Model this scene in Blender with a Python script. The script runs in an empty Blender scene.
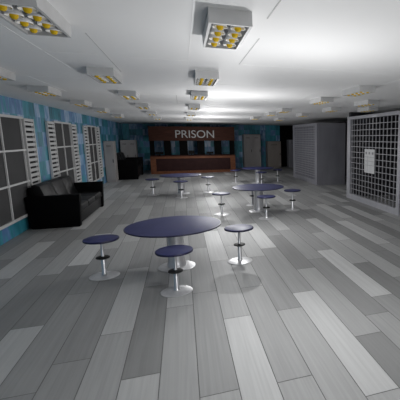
import bpy, bmesh, math, random
from mathutils import Vector, Matrix
random.seed(4)
scene = bpy.context.scene
COL = scene.collection
PI = math.pi
H = 2.82           # ceiling height
XL = -3.3          # left wall
YB = 25.5          # back wall

# ---------------------------------------------------------------- materials
def mat(name, color, rough=0.5, metal=0.0, emit=None, spec=0.5):
    m = bpy.data.materials.new(name); m.use_nodes = True
    b = m.node_tree.nodes['Principled BSDF']
    b.inputs['Base Color'].default_value = (*color, 1)
    b.inputs['Roughness'].default_value = rough
    b.inputs['Metallic'].default_value = metal
    b.inputs['Specular IOR Level'].default_value = spec
    return m

def noisy(name, c1, c2, scale=(4, 4, 4), rough=0.5, metal=0.0, detail=4, spec=0.5, coord='Object'):
    m = mat(name, c1, rough, metal, spec=spec)
    nt = m.node_tree; N = nt.nodes; L = nt.links
    b = N['Principled BSDF']
    tc = N.new('ShaderNodeTexCoord'); mp = N.new('ShaderNodeMapping')
    mp.inputs['Scale'].default_value = scale
    nz = N.new('ShaderNodeTexNoise'); nz.inputs['Scale'].default_value = 1; nz.inputs['Detail'].default_value = detail
    cr = N.new('ShaderNodeValToRGB')
    cr.color_ramp.elements[0].position = .3; cr.color_ramp.elements[1].position = .7
    cr.color_ramp.elements[0].color = (*c1, 1); cr.color_ramp.elements[1].color = (*c2, 1)
    L.new(tc.outputs[coord], mp.inputs[0]); L.new(mp.outputs[0], nz.inputs['Vector'])
    L.new(nz.outputs['Fac'], cr.inputs[0]); L.new(cr.outputs[0], b.inputs['Base Color'])
    return m

def tile_mat():
    m = mat('watercolour_tiles', (.1, .3, .4), .45)
    nt = m.node_tree; N = nt.nodes; L = nt.links; b = N['Principled BSDF']
    geo = N.new('ShaderNodeNewGeometry')
    sc = N.new('ShaderNodeVectorMath'); sc.operation = 'MULTIPLY'; sc.inputs[1].default_value = (1/.36,)*3
    off = N.new('ShaderNodeVectorMath'); off.operation = 'ADD'; off.inputs[1].default_value = (.13, .21, .07)
    fl = N.new('ShaderNodeVectorMath'); fl.operation = 'FLOOR'
    L.new(geo.outputs['Position'], sc.inputs[0]); L.new(sc.outputs[0], off.inputs[0]); L.new(off.outputs[0], fl.inputs[0])
    wn = N.new('ShaderNodeTexWhiteNoise'); wn.noise_dimensions = '3D'; L.new(fl.outputs[0], wn.inputs['Vector'])
    # each tile gets its own washed streaks
    mp = N.new('ShaderNodeVectorMath'); mp.operation = 'MULTIPLY'; mp.inputs[1].default_value = (9, 9, 2.2)
    L.new(geo.outputs['Position'], mp.inputs[0])
    ad = N.new('ShaderNodeVectorMath'); ad.operation = 'MULTIPLY_ADD'; ad.inputs[1].default_value = (11, 11, 11)
    L.new(wn.outputs['Color'], ad.inputs[0]); L.new(mp.outputs[0], ad.inputs[2])
    nz = N.new('ShaderNodeTexNoise'); nz.inputs['Scale'].default_value = 1; nz.inputs['Detail'].default_value = 3
    L.new(ad.outputs[0], nz.inputs['Vector'])
    mx = N.new('ShaderNodeMath'); mx.operation = 'MULTIPLY_ADD'; mx.inputs[1].default_value = .80
    sub = N.new('ShaderNodeMath'); sub.operation = 'MULTIPLY_ADD'; sub.inputs[1].default_value = 1.0; sub.inputs[2].default_value = -.38
    L.new(nz.outputs['Fac'], sub.inputs[0])
    L.new(wn.outputs['Value'], mx.inputs[0]); L.new(sub.outputs[0], mx.inputs[2])
    cr = N.new('ShaderNodeValToRGB'); e = cr.color_ramp.elements
    e[0].position = 0; e[0].color = (.018, .105, .16, 1)
    e[1].position = 1; e[1].color = (.50, .58, .72, 1)
    for p, c in ((.25, (.03, .23, .30, 1)), (.45, (.055, .32, .42, 1)), (.63, (.10, .20, .42, 1)), (.78, (.20, .38, .58, 1))):
        n = e.new(p); n.color = c
    L.new(mx.outputs[0], cr.inputs[0]); L.new(cr.outputs[0], b.inputs['Base Color'])
    return m

def plank_mat():
    m = mat('grey_wood_planks', (.4, .4, .4), .52, spec=.22)
    nt = m.node_tree; N = nt.nodes; L = nt.links; b = N['Principled BSDF']
    at = N.new('ShaderNodeAttribute'); at.attribute_name = 'tone'
    geo = N.new('ShaderNodeNewGeometry')
    mp = N.new('ShaderNodeVectorMath'); mp.operation = 'MULTIPLY'; mp.inputs[1].default_value = (32, .8, 1)
    L.new(geo.outputs['Position'], mp.inputs[0])
    ad = N.new('ShaderNodeVectorMath'); ad.operation = 'MULTIPLY_ADD'; ad.inputs[1].default_value = (37, 53, 71)
    L.new(at.outputs['Color'], ad.inputs[0]); L.new(mp.outputs[0], ad.inputs[2])
    nz = N.new('ShaderNodeTexNoise'); nz.inputs['Scale'].default_value = 1; nz.inputs['Detail'].default_value = 5; nz.inputs['Distortion'].default_value = .6
    L.new(ad.outputs[0], nz.inputs['Vector'])
    rg = N.new('ShaderNodeMapRange'); rg.inputs['From Min'].default_value = .3; rg.inputs['From Max'].default_value = .7
    rg.inputs['To Min'].default_value = .91; rg.inputs['To Max'].default_value = 1.06
    L.new(nz.outputs['Fac'], rg.inputs['Value'])
    mu = N.new('ShaderNodeVectorMath'); mu.operation = 'SCALE'
    L.new(at.outputs['Color'], mu.inputs[0]); L.new(rg.outputs[0], mu.inputs['Scale'])
    L.new(mu.outputs[0], b.inputs['Base Color'])
    return m

M = dict(
    tile=tile_mat(), plank=plank_mat(),
    ceil=noisy('painted_ceiling_board', (.82, .82, .82), (.86, .86, .86), (.7, .7, .7), .6, spec=.2),
    seam=mat('seam_shadow_gap', (.52, .52, .52), .7), seam_l=mat('seam_highlight', (.85, .85, .85), .5),  # pale seam strips carry a highlight in their colour
    groove=mat('plank_groove', (.12, .12, .12), .8),
    dark=noisy('shade_darkened_plaster', (.028, .027, .032), (.04, .038, .045), (3, 3, 3), .8),  # shade of the right-hand recess and cells is put into this colour
    black=mat('black_paint_and_dark_opening', (.003, .003, .003), .8, spec=.08),  # black posts, also the painted darkness of the far right doorway
    steel=noisy('brushed_steel', (.62, .62, .64), (.78, .78, .8), (30, 30, 3), .34, .75),
    base=noisy('pale_base_steel', (.55, .55, .56), (.66, .66, .67), (12, 12, 12), .38, .45),
    navy=noisy('navy_laminate', (.010, .014, .085), (.013, .018, .10), (6, 6, 6), .5, spec=.32),
    rim=mat('navy_rim', (.01, .01, .05), .4),
    rubber=mat('black_rubber', (.008, .008, .008), .6),
    leather=noisy('black_leather', (.0012, .0012, .0014), (.0025, .0025, .003), (14, 14, 14), .6, spec=.06),
    leather2=noisy('worn_black_leather', (.004, .004, .0045), (.008, .008, .009), (5, 5, 5), .45, spec=.2),
    white=noisy('white_painted_wood', (.60, .60, .60), (.66, .66, .66), (5, 5, 5), .5),
    pane=noisy('grey_window_glass', (.062, .062, .064), (.072, .072, .074), (2, 2, 2), .7, spec=.15),
    gap=mat('dark_slot', (.03, .03, .032), .8, spec=.1),
    house=noisy('lamp_housing', (.50, .50, .50), (.56, .56, .56), (8, 8, 8), .45),
    housein=mat('lamp_housing_inside', (.22, .22, .23), .6),
    cup=mat('reflector_cup', (.85, .85, .85), .4),
    led=mat('yellow_led_chip', (.72, .47, .012), .6, spec=.2),
    wood=noisy('stained_wood', (.12, .042, .020), (.20, .075, .034), (3, 3, 14), .5, spec=.2),
    wood2=noisy('dark_stained_wood', (.032, .012, .009), (.058, .023, .015), (2, 3, 18), .6, spec=.1),
    inset=noisy('maroon_panel', (.030, .013, .013), (.042, .018, .017), (4, 4, 4), .6, spec=.1),
    letter=mat('grey_sign_letters', (.36, .36, .36), .5, spec=.2),
    bars=noisy('grey_painted_steel', (.34, .34, .37), (.40, .40, .43), (5, 5, 5), .4),
    grid=noisy('dull_grey_bars', (.26, .26, .28), (.31, .31, .33), (5, 5, 5), .45),
    frame2=noisy('purple_grey_steel', (.22, .22, .25), (.27, .27, .30), (3, 3, 1), .38),
    backing=noisy('dull_steel_sheet', (.13, .13, .16), (.17, .17, .20), (2, 2, 1), .32, .4),
    locker=noisy('grey_locker_steel', (.33, .31, .31), (.40, .38, .375), (3, 3, 1), .45),
    locker2=noisy('taupe_locker_steel', (.24, .21, .19), (.29, .26, .24), (3, 3, 1), .5),
    lockerd=mat('locker_slot', (.03, .03, .03), .6),
    paper=noisy('notice_board', (.55, .55, .56), (.62, .62, .63), (6, 6, 6), .5),
    ink=mat('notice_print', (.25, .25, .27), .6),
    screen=mat('black_screen', (.002, .002, .002), .6, spec=.1),
)

# ---------------------------------------------------------------- mesh helpers
def box(bm, x0, x1, y0, y1, z0, z1, mi=0, bev=0.0):
    vs = [bm.verts.new((x, y, z)) for z in (z0, z1) for y in (y0, y1) for x in (x0, x1)]
    fs = []
    for q in ((0, 2, 3, 1), (4, 5, 7, 6), (0, 1, 5, 4), (2, 6, 7, 3), (0, 4, 6, 2), (1, 3, 7, 5)):
        f = bm.faces.new([vs[i] for i in q]); f.material_index = mi; fs.append(f)
    if bev:
        es = list({e for f in fs for e in f.edges})
        bmesh.ops.bevel(bm, geom=es, offset=bev, segments=2, affect='EDGES', profile=.5)

def prism(bm, pts, y0, y1, mi=0, bev=0.0):
    """pts in xz, extruded along y"""
    a = [bm.verts.new((x, y0, z)) for x, z in pts]; b = [bm.verts.new((x, y1, z)) for x, z in pts]
    fs = [bm.faces.new(a), bm.faces.new(b[::-1])]
    n = len(pts)
    for i in range(n):
        fs.append(bm.faces.new((a[(i+1) % n], a[i], b[i], b[(i+1) % n])))
    for f in fs: f.material_index = mi
    if bev:
        bmesh.ops.bevel(bm, geom=list({e for f in fs for e in f.edges}), offset=bev, segments=3, affect='EDGES', profile=.5)

def lathe(bm, prof, seg=48, cx=0, cy=0, mi=0, mis=None):
    rings = []
    for r, z in prof:
        if r < 1e-6: rings.append([bm.verts.new((cx, cy, z))])
        else: rings.append([bm.verts.new((cx+r*math.cos(2*PI*i/seg), cy+r*math.sin(2*PI*i/seg), z)) for i in range(seg)])
    for k in range(len(rings)-1):
        a, b = rings[k], rings[k+1]
        for i in range(seg):
            j = (i+1) % seg
            if len(a) == 1 and len(b) == 1: continue
            if len(a) == 1: vs = (a[0], b[j], b[i])
            elif len(b) == 1: vs = (a[i], a[j], b[0])
            else: vs = (a[i], a[j], b[j], b[i])
            f = bm.faces.new(vs); f.smooth = True; f.material_index = mis[k] if mis else mi

def obj(name, bm, mats, parent=None, sharp=None, loc=(0, 0, 0)):
    bmesh.ops.recalc_face_normals(bm, faces=bm.faces)
    me = bpy.data.meshes.new(name); bm.to_mesh(me); bm.free()
    for m in (mats if isinstance(mats, (list, tuple)) else [mats]): me.materials.append(m)
    if sharp is not None: me.set_sharp_from_angle(angle=math.radians(sharp))
    o = bpy.data.objects.new(name, me); COL.objects.link(o); o.location = loc
    if parent: o.parent = parent
    return o

def tag(o, label=None, cat=None, group=None, kind=None):
    if label: o['label'] = label
    if cat: o['category'] = cat
    if group: o['group'] = group
    if kind: o['kind'] = kind
    return o

def thing(name, label, cat, loc=(0, 0, 0), rz=0, group=None):
    o = bpy.data.objects.new(name, None); COL.objects.link(o); o.empty_display_size = .2
    o.location = loc; o.rotation_euler = (0, 0, rz)
    return tag(o, label, cat, group)

def copy_tree(o, parent=None):
    c = o.copy(); COL.objects.link(c); c.parent = parent
    for ch in list(o.children): copy_tree(ch, c)
    return c

def bxobj(name, dims, m, parent=None, bev=0.0):
    bm = bmesh.new(); box(bm, *dims, bev=bev); return obj(name, bm, m, parent)

def struct(name, bm, m, parent=None):
    o = obj(name, bm, m, parent)
    if not parent: o['kind'] = 'structure'
    return o

# ---------------------------------------------------------------- floor of planks
W = .305; X0 = .02; LEN = 2.1
OFF = {-9: 6.36, -8: 5.2, -7: 6.33, -6: 4.57, -5: 3.30, -4: 3.69, -3: 4.11, -2: 3.24, -1: 4.55, 0: 2.79, 1: 4.04, 2: 2.76,
       3: 4.04, 4: 4.46, 5: 5.3, 6: 3.58, 7: 4.0, 8: 5.24, 9: 4.5, 10: 5.7, 11: 6.09}
KN = {(-9, 6.36): .66, (-9, 8.46): .42, (-9, 4.26): .42, (-7, 6.33): .52, (-7, 4.23): .36, (-6, 2.47): .64, (-6, 4.57): .36, (-6, 6.67): .74,
      (-5, 3.3): .44, (-5, 1.2): .42, (-5, 5.4): .42, (-5, 7.5): .55, (-4, 3.69): .40, (-4, 1.59): .43, (-4, 5.79): .5,
      (-3, 4.11): .62, (-3, 2.01): .52, (-3, 6.21): .42, (-2, 3.24): .36, (-2, 1.14): .62, (-2, 5.34): .46, (-1, 4.55): .62, (-1, 2.45): .54, (-1, 6.65): .5,
      (0, 2.79): .5, (0, .69): .60, (0, 4.89): .52, (1, 4.04): .60, (1, 1.94): .78, (1, 6.14): .72, (2, 2.76): .54, (2, .66): .58, (2, 4.86): .58,
      (3, 4.04): .46, (3, 1.94): .58, (3, 6.14): .62, (4, 2.36): .76, (4, .26): .6, (4, 4.46): .48, (4, 6.56): .76, (5, 3.2): .56, (5, 1.1): .4, (5, 5.3): .38,
      (6, 3.58): .44, (6, 1.48): .54, (6, 5.68): .5, (7, 4.0): .78, (7, 1.9): .5, (7, 6.1): .48, (8, 5.24): .58, (8, 3.14): .38, (8, 7.34): .46, (11, 6.09): .72}
bm = bmesh.new()
lay = bm.faces.layers.float_vector.new('tone_f')
tones = []
XF0, XF1, YF0 = XL, 8.0, -4.0
def quad(x0, x1, y0, y1, z, mi, t):
    f = bm.faces.new([bm.verts.new(p) for p in ((x0, y0, z), (x1, y0, z), (x1, y1, z), (x0, y1, z))])
    f.material_index = mi; tones.append(t)
box(bm, XF0-.2, XF1+.2, YF0-.2, YB+.2, -.12, -.004, 1); tones += [(.1, .1, .1)]*6
G = .0035
c0 = math.floor((XF0-X0)/W); c1 = math.ceil((XF1-X0)/W)
for c in range(c0, c1):
    xa, xb = max(XF0, X0+c*W), min(XF1, X0+(c+1)*W)
    if xb-xa < .02: continue
    o = OFF.get(c, random.uniform(0, LEN))
    k = math.floor((YF0-o)/LEN)
    while o+k*LEN < YB:
        s = o+k*LEN; ya, yb = max(YF0, s), min(YB, s+LEN)
        t = None
        for (kc, ks), v in KN.items():
            if kc == c and abs(ks-s) < .12: t = v
        if t is None: t = random.choice((.38, .42, .46, .5, .54, .6, .68))
        k += 1
        if yb-ya < .03: continue
        t *= 1.0
        v = (.22 + (t-.36)*.66)
        quad(xa+G, xb-G, ya+G, yb-G, 0, 0, (v*.995, v, v*.995))
me = bpy.data.meshes.new('floor')
bm.faces.layers.float_vector.remove(lay); bm.to_mesh(me); bm.free()
me.materials.append(M['plank']); me.materials.append(M['groove'])
at = me.attributes.new('tone', 'FLOAT_COLOR', 'FACE')
for i, t in enumerate(tones): at.data[i].color = (*t, 1)
fo = bpy.data.objects.new('floor', me); COL.objects.link(fo); fo['kind'] = 'structure'

# ---------------------------------------------------------------- ceiling and walls
bm = bmesh.new(); box(bm, XL-.2, 8.2, YF0-.2, YB+.2, H, H+.15)
def seam(x0, x1, y0, y1, mi): box(bm, x0, x1, y0, y1, H-.002, H+.01, mi)
for x, ya, yb, mi in ((-.67, 3.6, 5.5, 1), (-1.2, 3.2, 4.4, 2), (-1.2, 4.5, 5.4, 2), (.115, -1, 4.5, 2), (.115, 4.5, 6.3, 2), (.61, 2.2, 2.75, 1), (.66, 3.3, 4.5, 1),
                      (-.05, 8.1, 10, 1), (1.8, 8, 10, 2), (-1.9, 6.3, 8.1, 2), (3, 4.5, 6.3, 2), (2.4, 6.3, 8.1, 2), (-2.5, 4.5, 6.3, 2)):
    seam(x-.0045, x+.0045, ya, yb, mi)
for y, xa, xb, mi in ((4.5, -.6, .1, 2), (4.5, .7, 2.6, 2), (4.48, -1.2, -.75, 2), (6.25, .5, 2.0, 2), (2.7, 2.6, 5, 2), (6.3, -2.5, -1.2, 2), (8.1, -2, -.1, 2), (10, 0, 2.5, 2)):
    seam(xa, xb, y-.006, y+.006, mi)
struct('ceiling', bm, [M['ceil'], M['seam'], M['seam_l']])

bm = bmesh.new(); box(bm, XL-.2, XL, YF0-.2, YB+.2, 0, H); struct('wall_left', bm, M['tile'])
bm = bmesh.new(); box(bm, XL, 6.35, YB, YB+.2, 0, H); box(bm, 6.35, 8.2, YB, YB+.2, 0, H, 1); struct('wall_back', bm, [M['tile'], M['black']])  # black stretch paints the doorway's darkness onto the solid wall
bm = bmesh.new(); box(bm, XL, 8.2, YF0-.2, YF0, 0, H); struct('wall_front', bm, M['dark'])
bm = bmesh.new()
box(bm, 5.26, 5.4, YF0, 8.19, 0, H); box(bm, 8.0, 8.2, YF0, YB, 0, H); box(bm, 5.4, 8.0, 8.06, 8.19, 0, H)
box(bm, 5.26, 8.0, 11.52, 11.64, 0, H)
struct('wall_right', bm, M['dark'])

# ---------------------------------------------------------------- shuttered windows on the left wall
def shutter(y0, y1, p):
    z0, z1 = .34, 2.42; xa = XL+.012; d = .05
    bm = bmesh.new()
    box(bm, xa, xa+d, y0, y0+.04, z0, z1); box(bm, xa, xa+d, y1-.04, y1, z0, z1)
    box(bm, xa, xa+d, y0+.06, y1-.06, z0, z0+.06); box(bm, xa, xa+d, y0+.06, y1-.06, z1-.06, z1)
    n = 17; pitch = (z1-z0-.12)/n
    for i in range(n):
        z = z0+.06+(i+.5)*pitch
        vs = [(xa+.010, z-.030), (xa+.034, z-.034), (xa+d-.006, z+.020), (xa+d-.020, z+.034)]
        prism(bm, vs, y0+.04, y1-.04)
    box(bm, xa, xa+.006, y0+.06, y1-.06, z0+.06, z1-.06, 1)
    return obj('shutter', bm, [M['white'], M['gap']], p)
for i, (ya, yb) in enumerate(((7.80, 10.75), (11.70, 14.60), (15.60, 18.35))):
    w = bpy.data.objects.new('window_%d' % (i+1), None); COL.objects.link(w); w['kind'] = 'structure'
    s = .60
    g0, g1 = ya+s+.02, yb-s-.12
    if i == 0: g0 = 7.0
    xa = XL+.005
    bm = bmesh.new(); box(bm, xa, xa+.012, g0+.02, yb-s, .34, 2.42); obj('pane', bm, M['pane'], w)
    bm = bmesh.new(); x1 = xa+.045
    box(bm, xa, x1, g0, yb-s, .30, .35); box(bm, xa, x1, g0, yb-s, 2.40, 2.45)
    cols = 3 if i == 0 else 2
    for k in range(cols+1):
        y = g0+(g1-g0)*k/cols
        box(bm, xa+.014, x1-.003, y-.016, y+.016, .35, 2.40)
    for z in (1.04, 1.73):
        box(bm, xa+.014, x1-.006, g0, yb-s, z-.018, z+.018)
    obj('window_frame', bm, M['white'], w)
    if i > 0: shutter(ya, ya+s, w)
    shutter(yb-s, yb, w)

# ---------------------------------------------------------------- tables and stools
def make_table():
    t = thing('round_table', '', 'table')
    bm = bmesh.new(); R = .70
    lathe(bm, [(0, .645), (R-.02, .645), (R-.004, .650), (R, .657), (R, .665), (R-.004, .670), (R-.012, .672), (0, .672)], 72,
          mis=[0, 1, 1, 1, 1, 1, 0]); obj('tabletop', bm, [M['navy'], M['rim']], t, 40)
    bm = bmesh.new()
    lathe(bm, [(0, .022), (.135, .022), (.142, .05), (.132, .075), (.128, .12), (.128, .58), (.134, .60), (.19, .635), (.19, .645), (0, .645)], 40)
    obj('pedestal', bm, M['steel'], t, 40)
    bm = bmesh.new()
    lathe(bm, [(0, 0), (.275, 0), (.278, .006), (.262, .014), (.14, .024), (0, .024)], 56); obj('base_plate', bm, M['base'], t, 40)
    return t
def make_stool():
    t = thing('pedestal_stool', '', 'stool')
    bm = bmesh.new(); R = .232
    lathe(bm, [(0, .535), (R-.02, .535), (R-.003, .541), (R, .550), (R, .560), (R-.004, .567), (R-.015, .571), (0, .574)], 56,
          mis=[0, 1, 1, 1, 1, 0, 0]); obj('seat', bm, [M['navy'], M['rim']], t, 40)
    bm = bmesh.new()
    lathe(bm, [(0, .016), (.036, .016), (.040, .03), (.030, .045), (.030, .27), (.020, .285), (.020, .505), (.05, .518), (.09, .53), (.09, .536), (0, .536)], 28)
    obj('pole', bm, M['steel'], t, 40)
    bm = bmesh.new()
    lathe(bm, [(.0, .268), (.075, .268), (.092, .276), (.092, .288), (.075, .297), (.028, .300), (0, .300)], 32); obj('foot_ring', bm, M['rubber'], t, 40)
    bm = bmesh.new()
    lathe(bm, [(0, 0), (.198, 0), (.200, .006), (.188, .011), (.05, .02), (0, .02)], 48); obj('base_plate', bm, M['base'], t, 40)
    return t
tb = make_table(); st = make_stool(); ft = fs = True
TABLES = [
 ((-.18, 6.08), 'nearest large round navy table in the foreground',
  [((-1.17, 6.00), 'navy round stool left of the nearest table'), ((-.17, 5.04), 'navy round stool directly in front of the nearest table'),
   ((.79, 6.00), 'pale-looking round stool right of the nearest table, casting a round shadow')]),
 ((1.90, 10.15), 'round navy table right of centre, second nearest',
  [((.89, 9.98), 'pale-topped round stool left of the second nearest table'), ((1.89, 9.09), 'navy round stool in front of the second nearest table'),
   ((2.80, 9.92), 'navy round stool right of the second nearest table'), ((1.90, 11.10), 'round stool hidden behind the second nearest table, its pole showing')]),
 ((-.10, 14.35), 'round navy table in front of the left half of the counter',
  [((-1.04, 14.27), 'navy round stool left of the table before the counter'), ((-.11, 13.28), 'navy round stool in front of the table before the counter'),
   ((.83, 14.38), 'pale-topped round stool right of the table before the counter')]),
 ((3.10, 16.55), 'farthest round navy table, before the grey lockers at the right',
  [((2.18, 16.95), 'farthest left navy stool, by the right end of the counter'), ((3.07, 15.62), 'navy round stool in front of the farthest table'),
   ((4.00, 16.62), 'navy round stool right of the farthest table')]),
]
for (x, y), lab, stools in TABLES:
    t = tb if ft else copy_tree(tb); ft = False
    t.location = (x, y, 0); tag(t, lab, 'table', 'round navy pedestal tables')
    for (sx, sy), sl in stools:
        s = st if fs else copy_tree(st); fs = False
        s.location = (sx, sy, 0); s.rotation_euler.z = random.uniform(0, 3); tag(s, sl, 'stool', 'round navy pedestal stools')

# ---------------------------------------------------------------- sofas
def make_sofa(loc, label, L=2.80, scale=(1, 1, 1)):
    t = thing('sofa', label, 'sofa', loc, group='black leather sofas'); A = .17
    for y0 in (0, L-A):
        bm = bmesh.new(); prism(bm, [(.03, 0.0), (-.04, .72), (1.0, .74), (.96, 0.0)], y0, y0+A, bev=.018); obj('armrest', bm, M['leather'], t, 35)
    bm = bmesh.new(); box(bm, .06, .93, A, L-A, .04, .30, bev=.02); obj('seat_base', bm, M['leather2'], t, 35)
    bm = bmesh.new(); prism(bm, [(.06, .05), (-.03, .90), (.06, .92), (.22, .30), (.22, .05)], A, L-A, bev=.02); obj('backrest', bm, M['leather'], t, 35)
    n = 3; w = (L-2*A)/n
    for i in range(n):
        y0 = A+i*w+.006; y1 = A+(i+1)*w-.006
        bm = bmesh.new(); prism(bm, [(.24, .30), (.22, .46), (.55, .475), (.95, .465), (.96, .31)], y0, y1, bev=.035); obj('seat_cushion', bm, M['leather2'], t, 50)
        bm = bmesh.new(); prism(bm, [(.20, .44), (.055, .95), (.12, .97), (.22, .93), (.38, .45)], y0, y1, bev=.012); obj('back_cushion', bm, M['leather2'], t, 50)
    t.scale = scale
    return t
make_sofa((-3.23, 9.68, 0), 'long black leather sofa under the shuttered windows')
make_sofa((-3.20, 20.0, 0), 'distant black sofa beside the grey locker, near the back left corner', 2.6, (1.17, 1, 1.3))

# ---------------------------------------------------------------- lockers
def locker(x0, x1, y0, y1, h, label, m, doors=1, group='tall grey steel cabinets', name='steel_locker'):
    t = thing(name, label, 'locker', ((x0+x1)/2, y0, 0), group=group); w = (x1-x0)/2; d = y1-y0
    bm = bmesh.new(); box(bm, -w, w, .02, d, .06, h, bev=.006); box(bm, -w+.02, w-.02, .04, d-.02, 0, .06); obj('locker_body', bm, m, t)
    dw = 2*w/doors
    for i in range(doors):
        a = -w+i*dw+.01
        bm = bmesh.new(); box(bm, a, a+dw-.02, 0, .02, .09, h-.03, bev=.004)
        for k in range(2): box(bm, a+dw*.25, a+dw*.7, -.004, .004, h-.2-.05*k, h-.185-.05*k, 1)
        dd = obj('door', bm, [m, M['lockerd']], t)
        bxobj('handle', (a+dw-.09, a+dw-.06, -.025, 0, h*.48, h*.56), M['lockerd'], dd)
    return t
locker(-3.28, -2.88, 19.1, 19.7, 1.84, 'tall pale grey locker against the left wall between windows and far sofa', M['locker'])
locker(-3.20, -2.40, 23.4, 23.9, 1.86, 'wide grey locker behind the far black sofa', M['locker'], 2)
locker(3.76, 4.86, 24.7, 25.4, 2.20, 'tallest grey locker on the back wall right of the wooden counter', M['locker'], 2)
locker(5.32, 6.22, 24.7, 25.4, 1.75, 'shorter brownish grey locker on the back wall, near the dark doorway', M['locker2'])
locker(6.75, 7.40, 24.6, 25.2, 1.85, 'dim dark locker in the black far right corner', M['frame2'])

# ---------------------------------------------------------------- the counter booth with the PRISON sign
t = thing('reception_counter', 'wooden reception counter with black posts and brown header at the back', 'counter', (.62, 22.5, 0))
Lx = -1.67-.62; Rx = 2.90-.62
bm = bmesh.new()
box(bm, Lx, Lx+.28, 0, .7, 0, .96); box(bm, Rx-.28, Rx, 0, .7, 0, .96)
box(bm, Lx+.28, Rx-.28, 0, .7, .84, .96); box(bm, Lx+.28, Rx-.28, 0, .7, 0, .15); box(bm, Lx+.28, Rx-.28, .1, .7, .15, .84)
obj('counter_front', bm, M['wood'], t)
bm = bmesh.new(); box(bm, Lx+.28, Rx-.28, .05, .098, .15, .84); obj('inset_panel', bm, M['inset'], t)
bm = bmesh.new(); box(bm, Lx, Rx, -.01, .75, .96, 1.02, bev=.008); obj('countertop', bm, M['wood2'], t)
for a, b in ((-1.66, -1.44), (-.94, -.58), (-.14, .30), (.82, 1.21), (1.76, 2.15), (2.64, 2.89)):
    bxobj('post', (a-.62, b-.62, .10, .40, 1.02, 1.82), M['black'], t)
bm = bmesh.new(); box(bm, Lx, Rx, 0, .5, 1.82, 2.60)
box(bm, Lx-.01, Rx+.01, -.012, .512, 1.82, 1.86); box(bm, Lx-.01, Rx+.01, -.012, .512, 2.56, 2.60)
hd = obj('header_board', bm, M['wood2'], t)
cu = bpy.data.curves.new('sign_letters', 'FONT'); cu.body = 'PRISON'; cu.size = 1; cu.extrude = .02
to = bpy.data.objects.new('tmp', cu); COL.objects.link(to); bpy.context.view_layer.update()
me = bpy.data.meshes.new_from_object(to.evaluated_get(bpy.context.evaluated_depsgraph_get()))
bpy.data.objects.remove(to)
xs = [v.co.x for v in me.vertices]; ys = [v.co.y for v in me.vertices]
sx = 2.06/(max(xs)-min(xs)); sy = .42/(max(ys)-min(ys))
for v in me.vertices:
    x, y, z = v.co
    v.co = ((x-min(xs))*sx-.31-.62, -.022-z, (y-min(ys))*sy+1.98)
me.materials.clear(); me.materials.append(M['letter'])
so = bpy.data.objects.new('sign_letters', me); COL.objects.link(so); so.parent = t
so['label'] = 'grey capital letters reading PRISON'
def monitor(x, label, w=.5, h=.26):
    t = thing('desk_monitor', label, 'monitor', (x, 22.44, 1.021), group='black desk monitors on the counter')
    bxobj('screen', (-w/2, w/2, 0, .04, .06, .06+h), M['screen'], t, .006)
    bm = bmesh.new(); box(bm, -.03, .03, .015, .035, .012, .09); box(bm, -.1, .1, -.04, .09, 0, .012); obj('stand', bm, M['screen'], t)
monitor(-1.18, 'low black monitor in the leftmost opening of the counter', .42, .14)
monitor(.48, 'black monitor in the middle opening of the counter', .32, .20)
monitor(1.48, 'small black monitor in the fourth opening of the counter', .40, .12)

# ---------------------------------------------------------------- barred cell gate and cell block at the right
t = thing('barred_gate', 'grey steel barred cell gate with a pale notice, at the right', 'gate', (5.20, 9.95, 0))
bm = bmesh.new(); y0, y1 = -1.74, 1.56
box(bm, -.05, .05, y0, y0+.16, 0, 2.66); box(bm, -.05, .05, y1-.24, y1, 0, 2.66)
box(bm, -.05, .05, y0+.16, y1-.24, 0, .17); box(bm, -.05, .05, y0+.16, y1-.24, 2.57, 2.66)
obj('gate_frame', bm, M['bars'], t)
bm = bmesh.new(); a, b = y0+.16, y1-.24; n = 14
for i in range(1, n):
    y = a+(b-a)*i/n; box(bm, -.012, .012, y-.009, y+.009, .17, 2.57)
n = 14
for i in range(1, n):
    z = .17+2.40*i/n; box(bm, -.022, -.0121, a, b, z-.009, z+.009)
obj('bar_grid', bm, M['grid'], t)
nt_ = thing('notice_plate', 'pale grey notice hung on the barred gate', 'notice', (5.16, 9.90, 1.31))
bm = bmesh.new(); box(bm, -.012, .012, -.30, .32, -.35, .35, bev=.004); obj('plate', bm, M['paper'], nt_)
bm = bmesh.new()
for y in (-.2, 0, .2): box(bm, -.016, -.013, y-.05, y+.05, .2, .27)
for z in (.12, .0, -.12): box(bm, -.0155, -.013, -.28, .28, z-.004, z+.004)
box(bm, -.0155, -.013, .1, .108, -.3, .15)
obj('notice_marks', bm, M['ink'], nt_)

t = thing('cell_block', 'purple-grey steel cell block with mesh side, beyond the barred gate', 'cell block', (5.30, 14.85, 0))
D = 3.6; HB = 2.60
bm = bmesh.new(); box(bm, .03, 1.22, .02, D-.02, 0, HB-.02); obj('solid_panels', bm, M['backing'], t)
bm = bmesh.new()
for ya, yb in ((0, .30), (D-.3, D)): box(bm, -.03, .03, ya, yb, 0, HB)
box(bm, -.03, .03, .30, D-.3, 0, .22); box(bm, -.03, .03, .30, D-.3, HB-.12, HB)
obj('mesh_frame', bm, M['frame2'], t)
bm = bmesh.new()
for i in range(1, 22):
    z = .22+(HB-.34)*i/22; box(bm, -.006, .006, .30, D-.3, z-.012, z+.012)
for i in range(1, 13):
    y = .3+(D-.6)*i/13; box(bm, .0061, .016, y-.01, y+.01, .22, HB-.12)
obj('wire_mesh', bm, M['bars'], t)
bm = bmesh.new(); box(bm, .03, 1.25, -.02, .02, 0, HB)
for x in (.3, .6, .9): box(bm, x-.006, x+.006, -.026, -.02, .1, HB-.1)
obj('side_panel', bm, M['frame2'], t)

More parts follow.
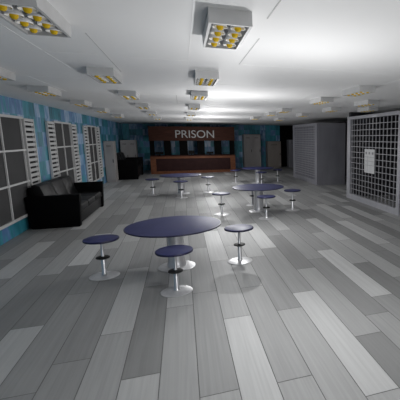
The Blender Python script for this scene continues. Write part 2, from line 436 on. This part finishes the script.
# ---------------------------------------------------------------- ceiling spot fixtures
def make_fixture():
    t = thing('ceiling_spotlight_box', '', 'ceiling light'); w, d, h = .14, .36, .095; th = .018
    bm = bmesh.new()
    box(bm, -w, -w+th, -d, d, -h, 0); box(bm, w-th, w, -d, d, -h, 0)
    box(bm, -w+th, w-th, -d, -d+th, -h, 0); box(bm, -w+th, w-th, d-th, d, -h, 0)
    box(bm, -w+th, w-th, -d+th, d-th, -.03, 0, 1)
    obj('housing', bm, [M['house'], M['housein']], t)
    bm0 = bmesh.new(); lathe(bm0, [(.024, -.035), (.036, -.052), (.046, -.082), (.050, -.088), (.048, -.078), (.040, -.048), (.03, -.031)], 20)
    cup = obj('reflector', bm0, M['cup'], t)
    bm0 = bmesh.new(); lathe(bm0, [(0, -.106), (.014, -.104), (.022, -.094), (.024, -.060), (.024, -.031), (0, -.031)], 16); led = obj('lamp', bm0, M['led'], cup)
    first = True
    for ix in (-.06, .06):
        for k in range(4):
            y = -d+.115+k*.163
            if first: c = cup; first = False
            else: c = copy_tree(cup, t)
            c.location = (ix, y, 0)
    return t
fx = make_fixture(); ff = True
rows = [
 (-.86, [3.02, 5.60, 7.95, 10.6, 13.6, 16.8], 'second row from the left'),
 (.345, [3.00, 5.40, 7.55, 10.4, 13.6, 17.0], 'centre row'),
 (-2.12, [5.75, 7.75, 10.2, 12.6, 15.6], 'leftmost row'),
 (2.85, [5.95, 7.75, 10.9, 12.6, 15.5], 'right-hand row'),
 (4.02, [7.95, 10.1, 12.8, 16.2], 'second row from the right'),
 (4.95, [9.7], 'row over the barred gate'),
]
ordn = ['nearest', 'second nearest', 'third nearest', 'fourth nearest', 'fifth nearest', 'farthest']
for X, ys, rn in rows:
    for i, y in enumerate(ys):
        f = fx if ff else copy_tree(fx); ff = False
        f.location = (X, y, H)
        tag(f, ('%s square-cupped ceiling light box in the %s' % (ordn[i], rn)) if len(ys) > 1 else 'ceiling light box right above the barred gate', 'ceiling light', 'box ceiling lights with yellow lamps')

# ---------------------------------------------------------------- light
def point(x, y, z, e, r=.0):
    l = bpy.data.lights.new('room_or_fill_light', 'POINT'); l.energy = e; l.shadow_soft_size = r
    o = bpy.data.objects.new('room_or_fill_light', l); COL.objects.link(o); o.location = (x, y, z)
for y, e in ((3.5, 58), (7.7, 70), (11.9, 68), (16, 90), (20.4, 42)): point(1.15, y, 1.58, e, .03)
point(1.9, -.6, 1.4, 128, .1)  # added fill light behind the camera, no lamp stands there
for X, ys, rn in rows:
    for y in ys:
        l = bpy.data.lights.new('downlight', 'SPOT'); l.energy = 8 if y < 9 else 5; l.shadow_soft_size = .12; l.spot_size = math.radians(165); l.spot_blend = 1
        o = bpy.data.objects.new('downlight', l); COL.objects.link(o); o.location = (X, y, H-.11)
w = bpy.data.worlds.new('World'); scene.world = w; w.use_nodes = True
w.node_tree.nodes['Background'].inputs[0].default_value = (.5, .5, .5, 1); w.node_tree.nodes['Background'].inputs[1].default_value = .05

# ---------------------------------------------------------------- camera
cam = bpy.data.cameras.new('camera'); co = bpy.data.objects.new('camera', cam); COL.objects.link(co)
f = 375.0; cam.sensor_fit = 'HORIZONTAL'; cam.sensor_width = 36; cam.lens = f/400*36; cam.shift_x = -.30; cam.clip_start = .05
Yc = Vector((-138.5, 62.5, -f)).normalized(); Zc = Vector((0, f, 62.5)).normalized(); Xc = Yc.cross(Zc)
R = Matrix((Xc, Yc, Zc))
co.matrix_world = Matrix.Translation((0, 0, 2.0)) @ R.to_4x4()
scene.camera = co
scene.view_settings.view_transform = 'Standard'; scene.view_settings.look = 'None'
scene.view_settings.exposure = 0; scene.view_settings.gamma = 1; scene.view_settings.use_curve_mapping = False
